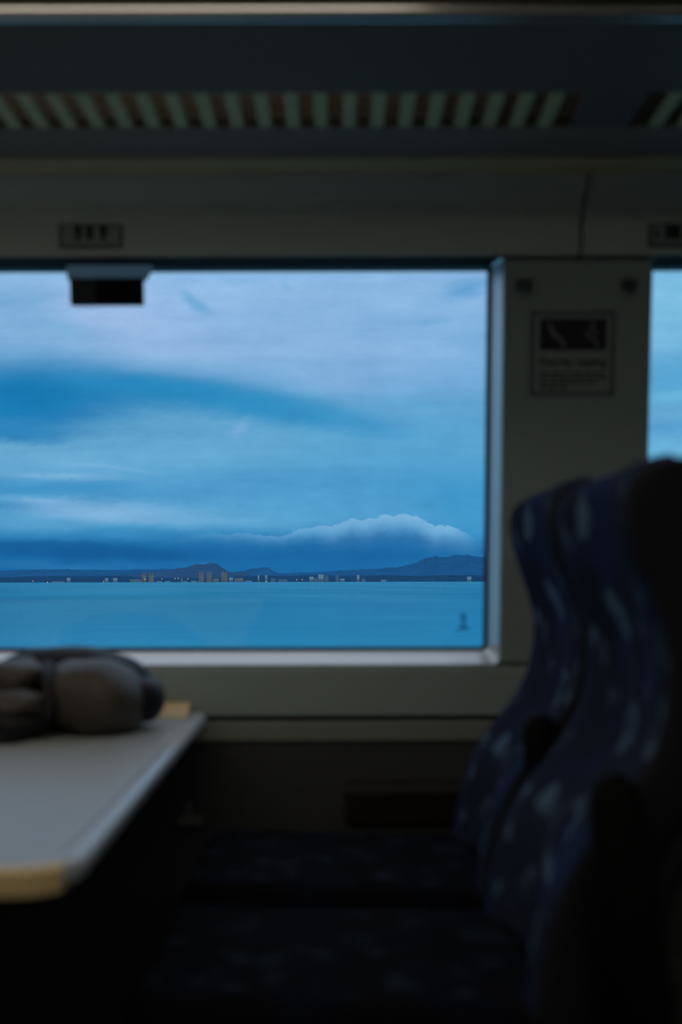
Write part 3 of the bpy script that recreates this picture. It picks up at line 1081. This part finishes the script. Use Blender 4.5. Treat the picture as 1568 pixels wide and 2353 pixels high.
seat = make_seat(1.582, 'navy patterned high-backed seat next to the window, farther of the pair')
DY = -(2 * SEATW + 0.034) * S
twin = seat.copy()
COL.objects.link(twin)
for ch in list(seat.children):
    c = ch.copy()
    COL.objects.link(c)
    c.parent = twin
twin.location.y += DY
twin.scale.z = 0.986
twin['label'] = 'navy patterned high-backed seat on the aisle side, nearer of the pair'

build('armrest', box(0.005, 0.235, 1.80, 1.90, -0.45, -0.378, 0.012, 3), M_ARMBR, seat)['label'] = 'dark brown fixed armrest against the wall'

# ================================================================ fittings and signs
WROT = (math.radians(90) + math.atan(LEAN), 0, 0)


def plate(px0, px1, py0, py1, off0, off1, bev=0.0):
    za, zb = wz(py1, off1), wz(py0, off1)
    zc_ = (za + zb) / 2
    return box(wx(px0, zc_, off1), wx(px1, zc_, off1), off0, off1, za, zb, bev, 2, tf=W)


def text(name, body, px, py, size_px, off, m, parent, width_px=None):
    cu = bpy.data.curves.new(name, 'FONT')
    cu.body = body
    cu.align_x, cu.align_y = 'LEFT', 'BOTTOM_BASELINE'
    z = wz(py, off)
    d = W(0, off, z)[1]
    cu.size = size_px / F * d * S
    cu.extrude = 0.0004
    cu.offset = 0.0006
    cu.materials.append(m)
    o = bpy.data.objects.new(name, cu)
    COL.objects.link(o)
    o.parent = parent
    o.location = V(*W(wx(px, z, off), off, z)) - origin_of(parent)
    o.rotation_euler = WROT
    if width_px:
        bpy.context.view_layer.update()
        w = o.dimensions.x
        if w > 0:
            o.scale.x = width_px / F * d * S / w
    bpy.context.view_layer.update()
    me = bpy.data.meshes.new_from_object(o.evaluated_get(bpy.context.evaluated_depsgraph_get()))
    q = bpy.data.objects.new(name, me)
    COL.objects.link(q)
    q.parent = parent
    q.location, q.rotation_euler, q.scale = o.location, o.rotation_euler, o.scale
    bpy.data.objects.remove(o)
    q.name = name
    return q


# priority seat notice on the pillar
zc0 = wz(815)
sg = empty('priority_sign', V(*W(wx(1318, zc0), 0.004, zc0)))
tag(sg, 'square priority seating notice with black pictogram panel on the pillar', 'sign')
build('border', plate(1220, 1415, 715, 911, 0.0042, 0.0062, 0.0008), M_INKB, sg)
build('plate', plate(1229, 1406, 724, 902, 0.0062, 0.0070), M_SIGN, sg)
pp = build('pictogram_panel', plate(1242, 1396, 733, 806, 0.0070, 0.0078), M_INK, sg)


def stick(bm, pts, r):
    add_tube(bm, [W(wx(a, wz(b), 0.0086), 0.0086, wz(b, 0.0086)) for a, b in pts], r, 6)
    for a, b in (pts[0], pts[-1]):
        bmesh.ops.create_icosphere(bm, subdivisions=1, radius=r, matrix=Matrix.Translation(W(wx(a, wz(b), 0.0086), 0.0086, wz(b, 0.0086))))


def head(bm, a, b, r):
    bmesh.ops.create_icosphere(bm, subdivisions=2, radius=r, matrix=Matrix.Translation(W(wx(a, wz(b), 0.0086), 0.0086, wz(b, 0.0086))))


bm = bmesh.new()
head(bm, 1265, 744, 0.0034)
stick(bm, [(1268, 754), (1276, 772)], 0.0036)
stick(bm, [(1276, 772), (1290, 780)], 0.0032)
stick(bm, [(1290, 780), (1299, 797)], 0.0028)
build('seated_figure', bm, M_PICTO, pp)
bm = bmesh.new()
head(bm, 1366, 744, 0.0034)
stick(bm, [(1362, 754), (1350, 768), (1354, 774)], 0.0026)
stick(bm, [(1362, 754), (1372, 768)], 0.0024)
stick(bm, [(1354, 774), (1370, 782), (1374, 797)], 0.0026)
build('walking_figure', bm, M_PICTO, pp)
text('heading_text', 'Priority seating', 1240, 842, 26, 0.0072, M_INK, sg, 154)
rnd = random.Random(2)
bm = bmesh.new()
for row, (y, xe) in enumerate(((859, 1392), (870, 1394), (881, 1370), (892, 1304))):
    x = 1240
    while x < xe:
        w_ = rnd.uniform(8, 24)
        x2 = min(xe, x + w_)
        za, zb = wz(y + 3.0, 0.007), wz(y - 2.5, 0.007)
        add_box(bm, wx(x, za), wx(x2, za), 0.007, 0.0075, za, zb, tf=W)
        x = x2 + 3.5
build('small_print', bm, M_INK, sg)


# seat number plates on the frieze
def seat_plate(px0, px1, py0, py1, marks, label):
    zc_ = wz((py0 + py1) / 2)
    r = empty('seat_label', V(*W(wx((px0 + px1) / 2, zc_, 0.006), 0.006, zc_)))
    tag(r, label, 'label', 'seat labels on the frieze')
    build('border', plate(px0, px1, py0, py1, 0.0062, 0.0082, 0.0008), M_INKB, r)
    build('plate', plate(px0 + 8, px1 - 8, py0 + 4, py1 - 8, 0.0082, 0.0090), M_SIGN, r)
    for a, b, c, d in marks:
        build('mark', plate(a, b, c, d, 0.0090, 0.0097), M_INK, r)
seat_plate(136, 284, 514, 570, [(172, 190, 516, 536), (176, 186, 536, 552), (200, 216, 516, 546), (204, 212, 546, 552), (230, 247, 516, 536), (234, 243, 536, 552)],
           'small framed seat label with three dark marks above the big window')
seat_plate(1492, 1640, 514, 570, [(1508, 1516, 530, 548), (1532, 1545, 518, 550), (1546, 1566, 520, 550), (1575, 1595, 518, 550)],
           'small framed seat label above the right-hand window, cut by the frame edge')

# reservation display hanging from the head of the big window
zc0 = wz(660, 0.0)
dp = empty('reservation_display', V(*W(wx(245, zc0), -0.03, wz(625))))
tag(dp, 'small black reservation display hanging from the top edge of the big window', 'display')
build('screen', plate(221, 329, 637, 697, -0.030, -0.012, 0.002), M_DISP, dp)
build('side_panel', plate(162, 221, 637, 697, -0.030, -0.0115, 0.002), M_DISPG, dp)
za, zb = wz(638, -0.012), wz(608, -0.012)
bm = bmesh.new()
loft(bm, [[W(wx(a, za, -0.012), o, za) for a, o in ((155, -0.012), (331, -0.012), (331, -0.036), (155, -0.036))],
          [W(wx(a, zb, -0.012), o, zb) for a, o in ((155, -0.012), (350, -0.012), (350, -0.036), (155, -0.036))]], close_ends=True)
build('bracket', bm, M_FROST, dp)


# coat hooks
def hook(px, label):
    z = wz(664)
    x = wx(px, z)
    r = empty('coat_hook', V(*W(x, 0.004, z)))
    tag(r, label, 'coat hook', 'coat hooks on the pillar')
    bm = bmesh.new()
    add_box(bm, x - 0.016, x + 0.016, 0.004, 0.010, z - 0.004, z + 0.016, 0.003, 2, tf=W)
    build('base_plate', bm, M_HOOK, r)
    bm = bmesh.new()
    add_tube(bm, [W(x, 0.008, z + 0.006), W(x, 0.020, z - 0.002), W(x, 0.026, z - 0.012), W(x, 0.034, z - 0.014), W(x, 0.040, z - 0.004)], [0.007, 0.0065, 0.006, 0.006, 0.0055], 10)
    build('hook', bm, M_HOOK, r, smooth_=True)
hook(1205, 'grey coat hook on the pillar, beside the big window')
hook(1446, 'grey coat hook on the pillar, beside the narrow strip of second window')

# small dark transfer on the pane, lower right corner
zc0 = wz(1430, -0.05)
bm = bmesh.new()
def pz(py): return wz(py, -0.055)
def pxx(px): return wx(px, wz(1430, -0.055), -0.055)
ring = [(1058, 1412), (1064, 1408), (1071, 1412), (1072, 1424), (1068, 1433), (1078, 1443), (1078, 1449), (1050, 1449), (1050, 1445), (1060, 1438), (1062, 1430), (1057, 1422)]
loft(bm, [[W(pxx(a), o, pz(b)) for a, b in ring] for o in (-0.0558, -0.0550)], close_ends=True)
def trans_mat():
    m = bpy.data.materials.new('etched_transfer')
    m.use_nodes = True
    nt = m.node_tree
    nt.nodes.clear()
    o = nt.nodes.new('ShaderNodeOutputMaterial')
    t = nt.nodes.new('ShaderNodeBsdfTransparent')
    t.inputs[0].default_value = (0.62, 0.66, 0.7, 1)
    nt.links.new(t.outputs[0], o.inputs[0])
    return m
tag(build('window_sticker', bm, trans_mat()), 'small smoky marker sticker in the lower right corner of the big window pane', 'sticker')

# pale socket label low on the wall under the window
bm = bmesh.new()
d = 1.955
def low(px, py): return ((px - HX) / F * d, -(py - HY) / F * d)
ring = [low(*p) for p in ((420, 1852), (434, 1852), (436, 1880), (458, 1884), (458, 1902), (402, 1902), (402, 1886), (420, 1880))]
loft(bm, [[(x, yb + 0.0135 + o, z) for x, z in ring] for o in (0.0, -0.012)], close_ends=True)
tag(build('wall_socket', bm, mat('socket_grey', (120, 124, 120), 0.5)), 'small grey socket fitting low on the dark wall beside the table', 'socket')
